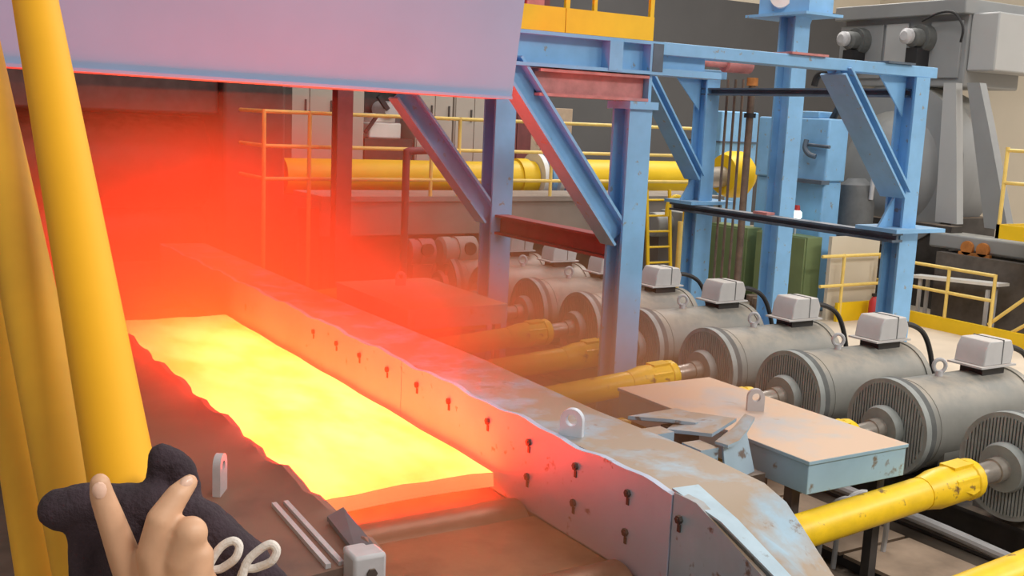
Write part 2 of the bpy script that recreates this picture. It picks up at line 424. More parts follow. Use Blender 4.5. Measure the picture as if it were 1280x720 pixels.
# ------------------------------------------------------------------ cover boxes over the shafts
def cover(x0, x1, y0, y1, z0, z1, label, lugpos):
    t = thing('cover_box', ((x0+x1)/2, (y0+y1)/2, 0), label, 'cover box')
    obj('box_shell', MB().box(x0, x1, y0, y1, z0, z1-0.03), box_blue, t, bevel=0.006)
    obj('lid_plate', MB().box(x0-0.012, x1+0.012, y0-0.012, y1+0.012, z1-0.03, z1), box_blue, t, bevel=0.005)
    lb = MB(); lug_plate(lb, (*lugpos, z1-0.005), (0.85,-0.5,0), 0.14, 0.19, 0.045, 0.035)
    obj('lifting_lug', lb, lug_grey, t, label='grey lifting lug with a round hole')
    for yy in (y0+0.12, (y0+y1)/2, y1-0.12):      # legs stand between the shafts below
        q = min(ROW, key=lambda v: abs(v-yy))
        if abs(q-yy) < 0.25: yy = q + (0.3 if yy >= q else -0.3)
        yy = min(max(yy, y0+0.06), y1-0.06)
        for xx in (x0+0.06, x1-0.06):
            obj('leg', MB().box(xx-0.04, xx+0.04, yy-0.04, yy+0.04, 0.0, z0), dark_steel, t)
cover(5.70, 6.73, 5.10, 7.30, 0.95, 1.2, 'long blue cover box with a sandy dusty lid beside the side guide', (6.30, 6.26))
cover(5.60, 6.95, 11.25, 13.4, 0.95, 1.2, 'farther cover box behind the red-lit column, hazed orange', (6.3, 12.9))

# ================================================================== MOTORS AND SHAFTS
def make_motor(yy):
    t = thing('drive_motor', (8.6, yy, 0), '', 'motor', 'row of grey drive motors')
    X0, X1, Z, R = 7.86, 9.55, 0.9, 0.43
    obj('motor_body', MB().lathe((X0+0.10, yy, Z), (X1, yy, Z), [(0,R-0.01),(0.03,R-0.01),(0.03,R-0.022),(0.08,R-0.022),(0.08,R-0.018),(0.9,R-0.018),(0.9,R-0.024),(0.94,R-0.024),(0.94,R-0.01),(0.985,R-0.01),(1,R-0.06)], 48), motor_m, t)
    obj('end_shield', MB().lathe((X0, yy, Z), (X0+0.12, yy, Z), [(0,R-0.02),(0,R),(0.55,R+0.012),(1,R+0.012)], 48, cap=False).cyl((X0+0.05,yy,Z),(X0+0.10,yy,Z),R-0.01,n=48), motor_d, t, label='end shield of the motor')
    obj('shield_rim', MB().lathe((X0-0.005, yy, Z), (X0+0.1, yy, Z), [(0,R-0.035),(0,R+0.008),(1,R+0.012),(1,R-0.035),(0,R-0.035)], 48, cap=False), motor_f, t)
    fins = MB(); k = 27
    for i in range(k):
        u = -R+0.03 + (2*R-0.06)*(i+0.5)/k
        h = math.sqrt(max(0, (R-0.03)**2-u*u))
        if abs(u) < 0.17:
            h0 = math.sqrt(0.17**2-u*u)
            for a, b in ((h0, h), (-h, -h0)): fins.box(X0-0.012, X0+0.06, yy+u-0.0085, yy+u+0.0085, Z+a, Z+b)
        else: fins.box(X0-0.012, X0+0.06, yy+u-0.0085, yy+u+0.0085, Z-h, Z+h)
    obj('cooling_fins', fins, motor_f, t, kind='stuff')
    obj('bearing_cover', MB().lathe((X0-0.05, yy, Z), (X0+0.06, yy, Z), [(0,0.11),(0.0,0.15),(0.35,0.17),(1,0.17)], 32), motor_f, t)
    for sy in (-1, 1):
        obj('foot', MB().box(X0+0.3, X1-0.3, yy+sy*0.36-0.11, yy+sy*0.36+0.11, 0.36, 0.44).box(X0+0.35, X1-0.35, yy+sy*0.34-0.03, yy+sy*0.34+0.03, 0.42, 0.72), motor_m, t)
    bx = obj('terminal_box', MB().prism([(8.94,yy-0.16,1.39),(9.36,yy-0.16,1.39),(9.38,yy-0.16,1.52),(9.33,yy-0.16,1.62),(9.01,yy-0.16,1.625),(8.96,yy-0.16,1.54)], (0,0.32,0)), box_grey, t, bevel=0.012)
    obj('box_flange', MB().box(8.88, 9.40, yy-0.185, yy+0.185, 1.375, 1.392), box_grey, bx)
    obj('box_seam', MB().box(9.2, 9.212, yy-0.163, yy+0.163, 1.40, 1.628), motor_d, bx)
    obj('box_neck', MB().box(8.99, 9.32, yy-0.12, yy+0.12, 1.26, 1.38), black, t)
    eye = MB().cyl((8.52, yy, 1.29), (8.52, yy, 1.36), 0.035, n=12)
    ringp = [(8.52+0.055*math.cos(a)*0.75, yy-0.055*math.cos(a)*0.6, 1.405+0.06*math.sin(a)) for a in [2*PI*i/16 for i in range(16)]]
    eye.tube(ringp, 0.018, 8, closed=True, sub=1)
    obj('lifting_eye', eye, lug_grey, t)
    obj('cable', MB().tube([(9.36,yy+0.02,1.50),(9.58,yy,1.50),(9.8,yy-0.02,1.40),(9.93,yy-0.04,1.18),(10.03,yy-0.04,0.85),(10.05,yy-0.04,0.5),(10.05,yy-0.04,0.02)], 0.028, 8), black, t)
    return t
def make_shaft(yy):
    t = thing('cardan_shaft', (6.8, yy, 0.8), '', 'drive shaft', 'yellow cardan shafts of the roller table')
    A = V((7.83, yy, 0.9)); d = V((-1, 0, -0.068)).normalized()
    at = lambda s: A + d*s
    obj('shaft_stub', MB().lathe(at(-0.02), at(0.46), [(0,0.10),(0.4,0.10),(0.4,0.085),(1,0.085)], 24), steel, t)
    obj('hub_flange', MB().lathe(at(-0.02), at(0.07), [(0,0.2),(0.5,0.205),(1,0.19)], 32), motor_f, t)
    obj('tube', MB().lathe(at(1.0), at(3.05), [(0,0.115),(0.03,0.125),(0.97,0.125),(1,0.115)], 28), shaft_y, t)
    yk = obj('yoke', MB().lathe(at(0.42), at(1.02), [(0,0.14),(0.05,0.16),(0.16,0.163),(0.18,0.152),(0.72,0.154),(0.84,0.14),(1,0.125)], 16), shaft_y, t, smooth=25)
    A2 = at(0.62)
    obj('bearing_cap', MB().prism([(A2.x-0.16,yy-0.14,A2.z+0.07),(A2.x+0.10,yy-0.14,A2.z+0.08),(A2.x+0.13,yy-0.15,A2.z-0.02),(A2.x+0.02,yy-0.155,A2.z-0.05),(A2.x-0.17,yy-0.15,A2.z+0.02)], (0,0.06,0.03)), shaft_y, yk)
    obj('bearing_cap', MB().prism([(A2.x-0.12,yy-0.07,A2.z+0.125),(A2.x+0.10,yy-0.07,A2.z+0.135),(A2.x+0.10,yy+0.07,A2.z+0.135),(A2.x-0.12,yy+0.07,A2.z+0.125)], (0,0,0.028)), shaft_y, yk)
    rg = MB()
    for i in range(8):
        a = 2*PI*i/8; c = at(0.455) + V((0, 0.128*math.cos(a), 0.128*math.sin(a)))
        rg.cyl(c, c + d*(-0.03), 0.014, n=6)
    obj('flange_bolts', rg, dark_steel, yk, kind='stuff')
    obj('coupling', MB().lathe(at(3.03), at(3.75), [(0,0.12),(0.4,0.14),(0.4,0.10),(1,0.10)], 20), steel, t)
    return t
m0 = make_motor(ROW[1]); s0 = make_shaft(ROW[1])
mw = ['', 'grey motor whose ribbed face and shaft show at the right picture edge', 'second grey motor, ribbed face just behind the dusty cover box corner',
      'third grey motor from the right edge, behind the cover box lug', 'fourth grey motor from the right edge, in front of the tall blue column', 'fifth grey motor, directly right of the near blue column foot',
      'sixth grey motor, seen left of and behind the near blue column', 'seventh grey motor, half hidden between the two blue columns', 'eighth grey motor in the row, just right of the red-lit column',
      'ninth grey motor in the row, hidden by the red-lit column', 'farthest grey motor of the row, faint in red haze']
sw = ['yellow cardan shaft cut off by the bottom right corner', 'yellow cardan shaft in front of the blue cover box', 'yellow cardan shaft underneath the dusty cover box', 'yellow cardan shaft at the far end under the cover box',
      'yellow cardan shaft just behind the cover box and column foot', 'yellow cardan shaft left of the near column, second behind the box', 'yellow cardan shaft with orange tint, third behind the cover box',
      'hazed cardan shaft by the red-lit column foot', 'cardan shaft below the farther cover box', 'cardan shaft beneath the back of the farther cover box', 'farthest cardan shaft, lost in the red haze']
for i, yy in enumerate(ROW):
    if i == 1: m0['label'] = mw[1]; s0['label'] = sw[1]; continue
    if i > 0: dup(m0, (0, yy-ROW[1], 0), mw[i])
    dup(s0, (0, yy-ROW[1], 0), sw[i])
bf = thing('motor_bed', (8.7, 9, 0), 'dark steel bed frame under the row of grey motors', 'machine bed')
for xx in (8.15, 9.25):
    obj('bed_beam', MB().ibeam((xx,3.0,0.19),(xx,17,0.19), 0.24, 0.36, 0.03, 0.03, (0,0,1)), dark_steel, bf)
pl = thing('pit_cover', (7.2, 5, 0), 'dusty brown steel plates over the pit below the shafts', 'cover plate')
for a, b in ((3.0,4.38),(4.42,5.6),(5.64,6.8),(6.84,8.0)):
    obj('pit_plate', MB().box(6.75, 7.55, a, b, 0.10, 0.13), mat('pit_plate_dust', (0.30,0.22,0.16), 0.8, var=0.3, scale=2) if a == 3.0 else MATS['pit_plate_dust'], pl)
obj('plate_bearer', MB().box(6.8, 6.9, 3, 8, 0, 0.1).box(7.4, 7.5, 3, 8, 0, 0.1), dark_steel, pl)
solo('grey_conduit', MB().tube([(7.72,3.4,0.22),(7.72,4.6,0.22),(7.74,5.6,0.24),(7.74,7.5,0.24)], 0.045, 10), lug_grey, 'grey conduit pipe lying low in front of the motors', 'conduit')
for i, (yy, xx) in enumerate(((5.45, 6.85), (5.5, 7.1))):
    solo('hydraulic_hose', MB().tube([(xx,yy,0.12),(xx+0.02,yy+0.02,0.42),(xx-0.15,yy+0.1,0.62),(xx-0.35,yy+0.15,0.5),(xx-0.4,yy+0.15,0.0)], 0.022, 8), lug_grey, ['grey hose looping down left below the near yellow shaft', 'grey hose looping down right below the near yellow shaft'][i], 'hose')

# ================================================================== BLUE SUPPORT FRAME
F = thing('support_frame', (9.4, 11, 0), 'light blue welded steel frame standing across the motor row', 'steel frame')
def column(x, yy, z0, z1, m=blue, w=0.30, d=0.30):
    return obj('column', MB().ibeam((x,yy,z0),(x,yy,z1), w, d, 0.035, 0.03, (0,1,0)), m, F)
XB, XE, Y0, YA, YC = 7.25, 11.73, 9.35, 12.1, 13.25
cB = column(XB, Y0, 0.0, 3.66)
obj('cap_plate', MB().box(XB-0.19, XB+0.19, Y0-0.2, Y0+0.2, 3.62, 3.70), blue, cB)
cA = column(XB, YA, 0.0, 3.7)
cE = column(XE, Y0, 2.28, 4.2, w=0.26, d=0.30); column(XE+0.04, Y0, 0.3, 2.24, w=0.34, d=0.28)
cC = column(XE, YC, 2.28, 4.2, w=0.26, d=0.30); column(XE, YC, 0.3, 2.24, w=0.34, d=0.30)
for yy in (Y0, YC):
    obj('splice_plate', MB().box(XE-0.45, XE+0.5, yy-0.33, yy+0.33, 2.24, 2.29), blue, F)
    obj('gusset_plate', MB().prism([(XE-0.13,yy,2.29),(XE-0.40,yy,2.29),(XE-0.34,yy,2.38),(XE-0.13,yy,2.7)], (0,0.03,0)), blue, F)
    obj('gusset_plate', MB().prism([(XE-0.12,yy+0.02,4.2),(XE-0.62,yy+0.02,4.2),(XE-0.12,yy+0.02,3.7)], (0,0.02,0)), blue, F)
# main header: deep beam over the near column, shallow one running on to the right
hb = obj('header_beam', MB().ibeam((4.4,Y0,4.16),(7.50,Y0,4.16), 0.30, 0.345, 0.035, 0.03, (0,0,1)), blue, F)
obj('stiffener', MB().box(6.79, 6.96, Y0-0.16, Y0-0.01, 4.0, 4.3), blue, hb)
obj('stiffener', MB().box(7.33, 7.36, Y0-0.15, Y0-0.01, 4.0, 4.3), blue, hb)
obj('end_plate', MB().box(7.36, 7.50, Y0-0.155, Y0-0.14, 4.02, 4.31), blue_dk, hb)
obj('packing_beam', MB().ibeam((5.98,Y0+0.0,3.84),(7.36,Y0+0.0,3.84), 0.24, 0.27, 0.03, 0.03, (0,0,1)), pink_p, F, label='red-lit packing beam below the header')  # red of the slab's light put into this beam's colour
obj('stub_post', MB().box(7.37, 7.41, Y0-0.1, Y0+0.1, 3.70, 3.985), blue, F)
obj('cross_beam', MB().box(7.50,12.0,Y0-0.14,Y0+0.14,4.20,4.335), blue, F, bevel=0.008)
obj('stub_beam', MB().box(7.50, 8.35, Y0-0.14, Y0+0.14, 3.99, 4.06).box(7.5,8.2,Y0-0.02,Y0+0.02,4.05,4.2), blue, F)
obj('cross_beam', MB().box(5.9,12.0,YC-0.14,YC+0.14,4.20,4.335), blue, F, bevel=0.008)
obj('cross_beam', MB().ibeam((4.4,YA,3.84),(7.45,YA,3.84), 0.26, 0.27, 0.03, 0.03, (0,0,1)), blue, F)
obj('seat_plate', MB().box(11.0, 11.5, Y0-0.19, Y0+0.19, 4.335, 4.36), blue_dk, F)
obj('seat_plate', MB().box(9.35, 9.95, Y0-0.19, Y0+0.19, 4.335, 4.36), pink_p, F)
def brace(x0, z0, x1, z1, yy, w=0.26, h=0.26):
    return obj('brace', MB().ibeam((x0,yy,z0),(x1,yy,z1), w, h, 0.03, 0.03, (1,0,1)), blue, F)
brace(5.66, 4.0, 7.12, 2.25, Y0)
brace(5.83, 3.72, 7.12, 2.2, YA)
brace(10.30, 4.2, 11.60, 2.72, Y0, 0.40, 0.15)
brace(10.45, 4.2, 11.60, 2.66, YC, 0.36, 0.15)
obj('side_beam', MB().ibeam((XB,Y0+0.15,2.105),(XB,YA-0.15,2.105), 0.2, 0.25, 0.03, 0.03, (0,0,1)), mat('red_glow_tint', (0.27,0.05,0.055), 0.6, var=0.15), F, label='red-lit horizontal beam between the two near columns')  # slab's red light on the near beam is painted into its colour
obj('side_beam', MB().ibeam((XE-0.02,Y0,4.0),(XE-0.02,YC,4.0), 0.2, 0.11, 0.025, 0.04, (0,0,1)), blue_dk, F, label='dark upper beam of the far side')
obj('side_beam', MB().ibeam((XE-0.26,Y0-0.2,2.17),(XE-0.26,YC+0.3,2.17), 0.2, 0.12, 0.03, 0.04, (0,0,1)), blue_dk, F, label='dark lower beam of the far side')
obj('clamp_plate', MB().box(XE-0.34, XE-0.18, 11.4, 11.68, 2.235, 2.27), pink_p, F)
# railing on the header
R_ = thing('platform_railing', (6.5, Y0, 4.335), 'yellow railing with toe boards on top of the blue header beam', 'railing')
for a, b in ((5.42, 6.225), (6.235, 7.35)):
    obj('toe_board', MB().box(a, b, Y0-0.15, Y0-0.135, 4.335, 4.575), yellow, R_)
for xx, ww in ((6.26, 0.05), (6.60, 0.04), (7.33, 0.05)):
    obj('post', MB().box(xx-ww/2, xx+ww/2, Y0-0.135, Y0-0.095, 4.335, 5.4), yellow, R_)
for zz in (4.95, 5.38):
    obj('rail', MB().box(5.42, 7.35, Y0-0.13, Y0-0.10, zz, zz+0.035), yellow, R_)
ca = thing('control_cubicle', (6.4, 10.6, 4.33), 'dim brown cubicle seen between the yellow railing posts', 'cubicle')
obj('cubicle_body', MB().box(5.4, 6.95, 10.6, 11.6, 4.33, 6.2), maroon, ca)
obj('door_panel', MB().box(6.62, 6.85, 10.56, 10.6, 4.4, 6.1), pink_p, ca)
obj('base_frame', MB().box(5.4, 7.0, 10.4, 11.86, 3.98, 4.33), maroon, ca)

# tall column behind with a round lamp on its head
D = thing('tall_column', (12.3, 12.05, 0.3), 'tallest light blue column with a white round disc at its head', 'column')
obj('shaft_section', MB().ibeam((12.3,12.05,0.3),(12.3,12.05,5.13), 0.31, 0.33, 0.035, 0.03, (0,1,0)), blue, D)
obj('head_plate', MB().box(11.95, 12.72, 11.5, 12.75, 5.13, 5.17), blue, D)
obj('bracket_head', MB().box(12.1, 12.6, 11.6, 12.62, 5.17, 5.8), blue, D)
obj('stiffener', MB().prism([(12.45,12.05,5.13),(12.66,12.05,5.13),(12.45,12.05,4.6)], (0,0.03,0)), blue, D)
obj('white_disc', MB().lathe((12.06,12.13,5.46),(12.16,12.16,5.46), [(0,0.0),(0,0.2),(1,0.23)], 28), white, D, label='round white disc')
obj('base_plate', MB().box(12.0, 12.6, 11.75, 12.35, 0.3, 0.34), blue, D)

# pipes and rods by the far column
solo('primer_pipe', MB().cyl((10.2,12.75,4.42),(12.1,12.75,4.42),0.07,n=16).cyl((11.6,12.75,4.42),(12.1,12.75,4.42),0.13,n=16), pink_p, 'reddish pipe lying behind the light blue cross beam', 'pipe')
for i, xx in enumerate((11.95, 11.96, 11.97)):
    solo('hanging_rod', MB().cyl((xx,12.86-0.16*i+0.16,0.3),(xx,12.86-0.16*i+0.16,4.2),0.021,n=8), brown_p, 'thin brown vertical pipe, %s of three beside the far blue column' % ['leftmost', 'middle', 'rightmost'][i], 'pipe', 'three thin vertical pipes')
st = thing('stand_pipe', (12.05, 12.38, 0.3), 'rusty brown vertical pipe with a black clamp left of the tallest column', 'pipe')
obj('pipe_run', MB().cyl((11.9,12.43,0.3),(11.9,12.43,4.15),0.055,n=14), brown_p, st)
obj('clamp', MB().cyl((11.9,12.43,3.62),(11.9,12.43,3.69),0.09,n=14), black, st)
obj('pipe_cap', MB().cyl((11.9,12.43,4.1),(11.9,12.43,4.22),0.085,n=14), orange_r, st)
solo('bent_hose', MB().tube([(14.6,13.72,4.24),(14.6,13.66,4.4),(14.6,13.5,4.46),(14.6,13.25,4.42),(14.6,13.1,4.2),(14.62,13.12,3.95),(14.75,13.3,3.8),(14.78,13.4,3.68)], 0.06, 10), black, 'dark bent hose curling above the blue gear housing', 'hose')

# ================================================================== HOOD
hd = thing('fume_hood', (3.3, 8.5, 3.68), 'large flat violet-blue hood hanging over the slab', 'hood')
obj('front_panel', MB().prism([(0.4,8.5,3.70),(5.21,8.5,3.655),(5.50,8.5,6.4),(0.4,8.5,6.4)], (0,0.06,0)), hood_m, hd)
obj('hood_shell', MB().prism([(0.42,8.56,3.72),(5.19,8.56,3.68),(5.38,8.56,6.3),(0.42,8.56,6.3)], (0,0.42,0)), hood_m, hd)
obj('bottom_flange', MB().prism([(0.4,8.47,3.685),(5.2,8.47,3.64),(5.2,8.47,3.665),(0.4,8.47,3.71)], (0,0.53,0)), hood_m, hd)

# ================================================================== MILL STAND AND HAZE
ms = thing('mill_stand', (2.5, 18, 0), 'dark mill stand housing deep in the red haze', 'mill stand')
for x0, x1 in ((-2.0, 0.9), (5.1, 6.1)):
    obj('housing_post', MB().box(x0, x1, 16.8, 19.6, 0, 6.5), dark_steel, ms, bevel=0.05)
obj('top_crosshead', MB().box(0.9, 5.1, 17, 19.4, 3.3, 6.5), dark_steel, ms, bevel=0.04)
obj('work_roll', MB().cyl((0.9,18.1,1.35),(5.1,18.1,1.35),0.38,n=32), dark_steel, ms)
obj('work_roll', MB().cyl((0.9,18.1,0.5),(5.1,18.1,0.5),0.38,n=32), dark_steel, ms)
obj('backup_roll', MB().cyl((0.9,18.2,2.5),(5.1,18.2,2.5),0.75,n=40), dark_steel, ms)
obj('back_plate', MB().box(0.9, 5.1, 19.2, 19.4, 0, 3.3), dark_steel, ms)

def haze():
    m = bpy.data.materials.new('smoke_volume'); m.use_nodes = True
    nt = m.node_tree; N = nt.nodes; L = nt.links
    N.remove(N['Principled BSDF'])
    out = N['Material Output']; vs_ = N.new('ShaderNodeVolumeScatter')
    vs_.inputs['Color'].default_value = (0.85, 0.36, 0.15, 1)   # iron-oxide fume, reddened to carry the slab's glow; vs_.inputs['Anisotropy'].default_value = 0.0
    ab = N.new('ShaderNodeVolumeAbsorption'); ab.inputs['Color'].default_value = (0.95, 0.34, 0.18, 1)
    ad = N.new('ShaderNodeAddShader'); L.new(vs_.outputs[0], ad.inputs[0]); L.new(ab.outputs[0], ad.inputs[1])
    L.new(ad.outputs[0], out.inputs['Volume'])
    geo = N.new('ShaderNodeTexCoord')
    def math_(op, a, b=None):
        q = N.new('ShaderNodeMath'); q.operation = op
        for i, v in ((0, a), (1, b)):
            if v is None: continue
            if isinstance(v, (int, float)): q.inputs[i].default_value = v
            else: L.new(v, q.inputs[i])
        return q.outputs[0]
    def blob(c, rad, amp):
        mp = N.new('ShaderNodeVectorMath'); mp.operation = 'SUBTRACT'; L.new(geo.outputs['Object'], mp.inputs[0]); mp.inputs[1].default_value = c
        dv = N.new('ShaderNodeVectorMath'); dv.operation = 'DIVIDE'; L.new(mp.outputs[0], dv.inputs[0]); dv.inputs[1].default_value = rad
        ln = N.new('ShaderNodeVectorMath'); ln.operation = 'LENGTH'; L.new(dv.outputs[0], ln.inputs[0])
        mr = N.new('ShaderNodeMapRange'); mr.interpolation_type = 'SMOOTHSTEP'
        mr.inputs[1].default_value = 1.0; mr.inputs[2].default_value = 0.0; mr.inputs[3].default_value = 0.0; mr.inputs[4].default_value = amp
        L.new(ln.outputs['Value'], mr.inputs[0]); return mr.outputs[0]
    d = None
    for b in HAZE_BLOBS:
        q = blob(*b); d = q if d is None else math_('ADD', d, q)
    nz = N.new('ShaderNodeTexNoise'); nz.inputs['Scale'].default_value = 0.75; nz.inputs['Detail'].default_value = 3
    L.new(geo.outputs['Object'], nz.inputs['Vector'])
    mr = N.new('ShaderNodeMapRange'); mr.inputs[1].default_value = 0.3; mr.inputs[2].default_value = 0.7; mr.inputs[3].default_value = 0.45; mr.inputs[4].default_value = 1.5
    L.new(nz.outputs['Fac'], mr.inputs[0])
    dens = math_('MULTIPLY', d, mr.outputs[0])
    L.new(dens, vs_.inputs['Density']); L.new(math_('MULTIPLY', dens, 0.9), ab.inputs['Density'])
    return m
HAZE_BLOBS = [((3.7, 13.0, 1.4), (5.6, 6.5, 2.7), 0.36),
              ((2.4, 13.0, 0.9), (3.2, 5.0, 1.7), 0.30),
              ((2.9, 13.2, 0.95), (2.1, 2.6, 0.9), 0.7),
              ((5.1, 8.8, 1.2), (1.9, 4.5, 1.3), 1.0),
              ((2.0, 8.2, 1.0), (1.3, 3.8, 0.75), 0.6),
              ((3.3, 5.8, 0.75), (2.1, 2.1, 0.75), 1.0)]
hz = obj('smoke_haze', MB().box(-1.5, 8.6, 4.4, 16.7, 0.76, 3.62), haze(), None)
hz['kind'] = 'stuff'; tag(hz, 'red-lit smoke rising around the glowing slab', 'smoke')

# ================================================================== WALKWAY AND FAR DRIVE SHAFT
wk = thing('walkway', (9, 16, 0), 'grey-brown raised walkway deck behind the motor row', 'walkway')
obj('deck_plate', MB().box(6.2, 14.3, 15.45, 16.7, 2.08, 2.16), deck_m, wk)
obj('fascia', MB().box(6.2, 14.3, 15.5, 15.56, 1.55, 2.08), deck_m, wk)
for xx in (6.4, 9.0, 11.6, 14.1):
    obj('leg', MB().box(xx-0.08, xx+0.08, 15.7, 15.86, 0, 2.08), dark_steel, wk)
obj('skirt_panel', MB().box(6.2, 14.3, 16.4, 16.5, 0.3, 1.9), mat('skirt_brown', (0.15,0.115,0.10), 0.8, var=0.2, scale=0.8), wk)
wr = thing('walkway_railing', (9, 15.5, 2.16), 'thin yellow three-rail railing along the walkway', 'railing')
for zz in (3.40, 2.90, 2.42):
    obj('rail', MB().cyl((5.3,15.5,zz),(13.6,15.5,zz),0.03,n=10), pale_y, wr)
    obj('rail', MB().cyl((5.3,15.5,zz),(5.3,16.6,zz),0.03,n=10), pale_y, wr)
for xx in (5.3, 6.0, 8.05, 8.55, 10.35, 12.2, 13.6):
    obj('post', MB().cyl((xx,15.5,2.16 if xx > 6.1 else 0.0),(xx,15.5,3.43),0.03,n=10), pale_y, wr)
ds = thing('main_drive_shaft', (12, 17.5, 2.33), 'thick yellow horizontal drive shaft behind the walkway railing', 'drive shaft')
obj('shaft_tube', MB().cyl((6.3,17.5,2.33),(11.2,17.5,2.33),0.30,n=32).cyl((12.0,17.5,2.33),(15.0,17.5,2.33),0.375,n=32), yellow, ds)
obj('shaft_collar', MB().lathe((10.5,17.5,2.33),(11.25,17.5,2.33),[(0,0.33),(0.5,0.33),(0.5,0.37),(0.8,0.37),(0.8,0.33),(1,0.33)],32), yellow, ds)
for k in range(4):
    xx = 11.27 + k*0.2
    obj('coupling_disc', MB().cyl((xx,17.5,2.36),(xx+0.10,17.5,2.36),0.46-0.02*k,n=36), white if k % 2 == 0 else blue, ds)
obj('end_disc', MB().lathe((16.1,17.5,2.45),(16.75,17.5,2.45),[(0,0.42),(0.3,0.5),(0.7,0.5),(1,0.36)],36), yellow, ds)
obj('shaft_neck', MB().cyl((15.0,17.5,2.33),(16.1,17.5,2.4),0.22,n=24), steel, ds)
for xx in (8.2, 13.6): obj('pedestal', MB().box(xx-0.3, xx+0.3, 17.2, 17.8, 0.0, 2.05), dark_steel, ds)

# background cabinets, pillars and machine behind the walkway
def cabinet(x0, x1, yy, z0, z1, label, m=panel_bg, door=True):
    t = thing('wall_cabinet', ((x0+x1)/2, yy, z0), label, 'cabinet', 'tall cabinets behind the walkway')
    obj('cabinet_body', MB().box(x0, x1, yy, yy+0.7, z0, z1), m, t, bevel=0.01)
    if door:
        mid = (x0+x1)/2
        for a, b in ((x0+0.03, mid-0.01), (mid+0.01, x1-0.03)):
            d = obj('door', MB().box(a, b, yy-0.025, yy, z0+0.1, z1-0.06), m, t)
            obj('handle', MB().box(b-0.08, b-0.05, yy-0.05, yy-0.025, (z0+z1)/2-0.12, (z0+z1)/2+0.12), dark_steel, d)
    obj('plinth', MB().box(x0, x1, yy+0.02, yy+0.68, 0.0, z0), dark_steel, t)
cabinet(6.82, 7.85, 19.0, 2.3, 4.7, 'tall grey-beige cabinet left of the thin red-lit pillar')
cabinet(8.05, 8.42, 19.0, 2.3, 4.7, 'narrow pale cabinet right of the thin red-lit pillar', door=False)
cabinet(9.5, 10.3, 19.0, 2.3, 4.7, 'grey cabinet right of the white machine, behind the slanted braces')
cabinet(10.5, 11.4, 19.3, 2.3, 4.6, 'beige cabinet behind the red-lit column')
cabinet(12.5, 14.2, 20.5, 2.3, 3.7, 'low brown-beige cabinet right of the near blue column', mat('brown_beige',(0.38,0.29,0.21),0.7))
cabinet(11.6, 12.35, 19.3, 2.3, 4.6, 'dark maroon cabinet just left of the near blue column', maroon)
rp = thing('red_pillar', (6.3, 15.1, 0), 'thin upright pillar glowing red below the hood', 'pillar')
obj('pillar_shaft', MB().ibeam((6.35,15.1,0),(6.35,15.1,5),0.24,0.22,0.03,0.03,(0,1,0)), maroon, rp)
dp = solo('dark_pillar', MB().box(6.2, 6.72, 18.2, 18.6, 0, 5), dark_steel, 'dark broad pillar at the left end of the walkway railing', 'pillar')
wm = thing('white_machine', (8.9, 19.0, 0), 'white and grey machine with dark slanted arms in an opening behind the railing', 'machine')
obj('machine_bed', MB().box(8.45, 9.45, 19.0, 19.8, 0.0, 2.95), dark_steel, wm)
obj('machine_body', MB().box(8.62, 9.3, 19.2, 19.7, 2.95, 3.25).box(8.7, 9.2, 19.25, 19.7, 3.25, 3.42), white, wm, bevel=0.03)
obj('machine_arm', MB().obar((8.5,19.1,3.05),(8.75,19.1,3.4),0.06,0.06,(0,1,0)).obar((8.75,19.1,3.75),(8.95,19.1,3.5),0.1,0.08,(0,1,0)), black, wm)
obj('machine_head', MB().cyl((9.05,19.1,3.5),(9.05,19.7,3.5),0.16,n=20), lug_grey, wm)
obj('back_panel', MB().box(8.43, 9.48, 19.85, 19.9, 2.9, 4.6), dark_steel, wm)
el = thing('elbow_pipe', (7.12, 14.5, 0), 'dark maroon pipe rising to an elbow in front of the walkway railing', 'pipe')
obj('pipe_run', MB().tube([(7.12,14.5,0),(7.12,14.5,1.5),(7.12,14.5,2.8),(7.16,14.5,2.9),(7.3,14.5,2.92),(7.75,14.5,2.93)],0.055,12), maroon, el)
obj('valve_body', MB().cyl((7.68,14.5,2.84),(7.68,14.5,3.05),0.11,n=14), maroon, el)
for i, (x0, x1, r_) in enumerate(((7.2, 7.62, 0.2), (7.75, 8.35, 0.22))):
    t = thing('pump_motor', ((x0+x1)/2, 14.6, 0), ['small pinkish pump motor left of the beige one, far behind the haze', 'small beige pump motor with a round opening, left of the red-lit column'][i], 'pump motor', 'small pump motors beyond the motor row')
    obj('pump_casing', MB().lathe((x0,14.6,1.4),(x1,14.6,1.4),[(0,r_*0.8),(0.06,r_),(0.3,r_),(0.3,r_*0.9),(0.45,r_*0.9),(0.45,r_),(1,r_)],24), pink_p if i == 0 else panel_bg, t)  # first casing is pink to carry the red light falling on it
    obj('inlet_ring', MB().lathe((x1-0.16,14.36,1.45),(x1-0.16,14.42,1.45),[(0,0.05),(0,0.1),(1,0.1)],18), dark_steel, t)
    obj('pump_stand', MB().box(x0+0.05, x1-0.05, 14.45, 14.75, 0.0, 1.22), dark_steel, t)
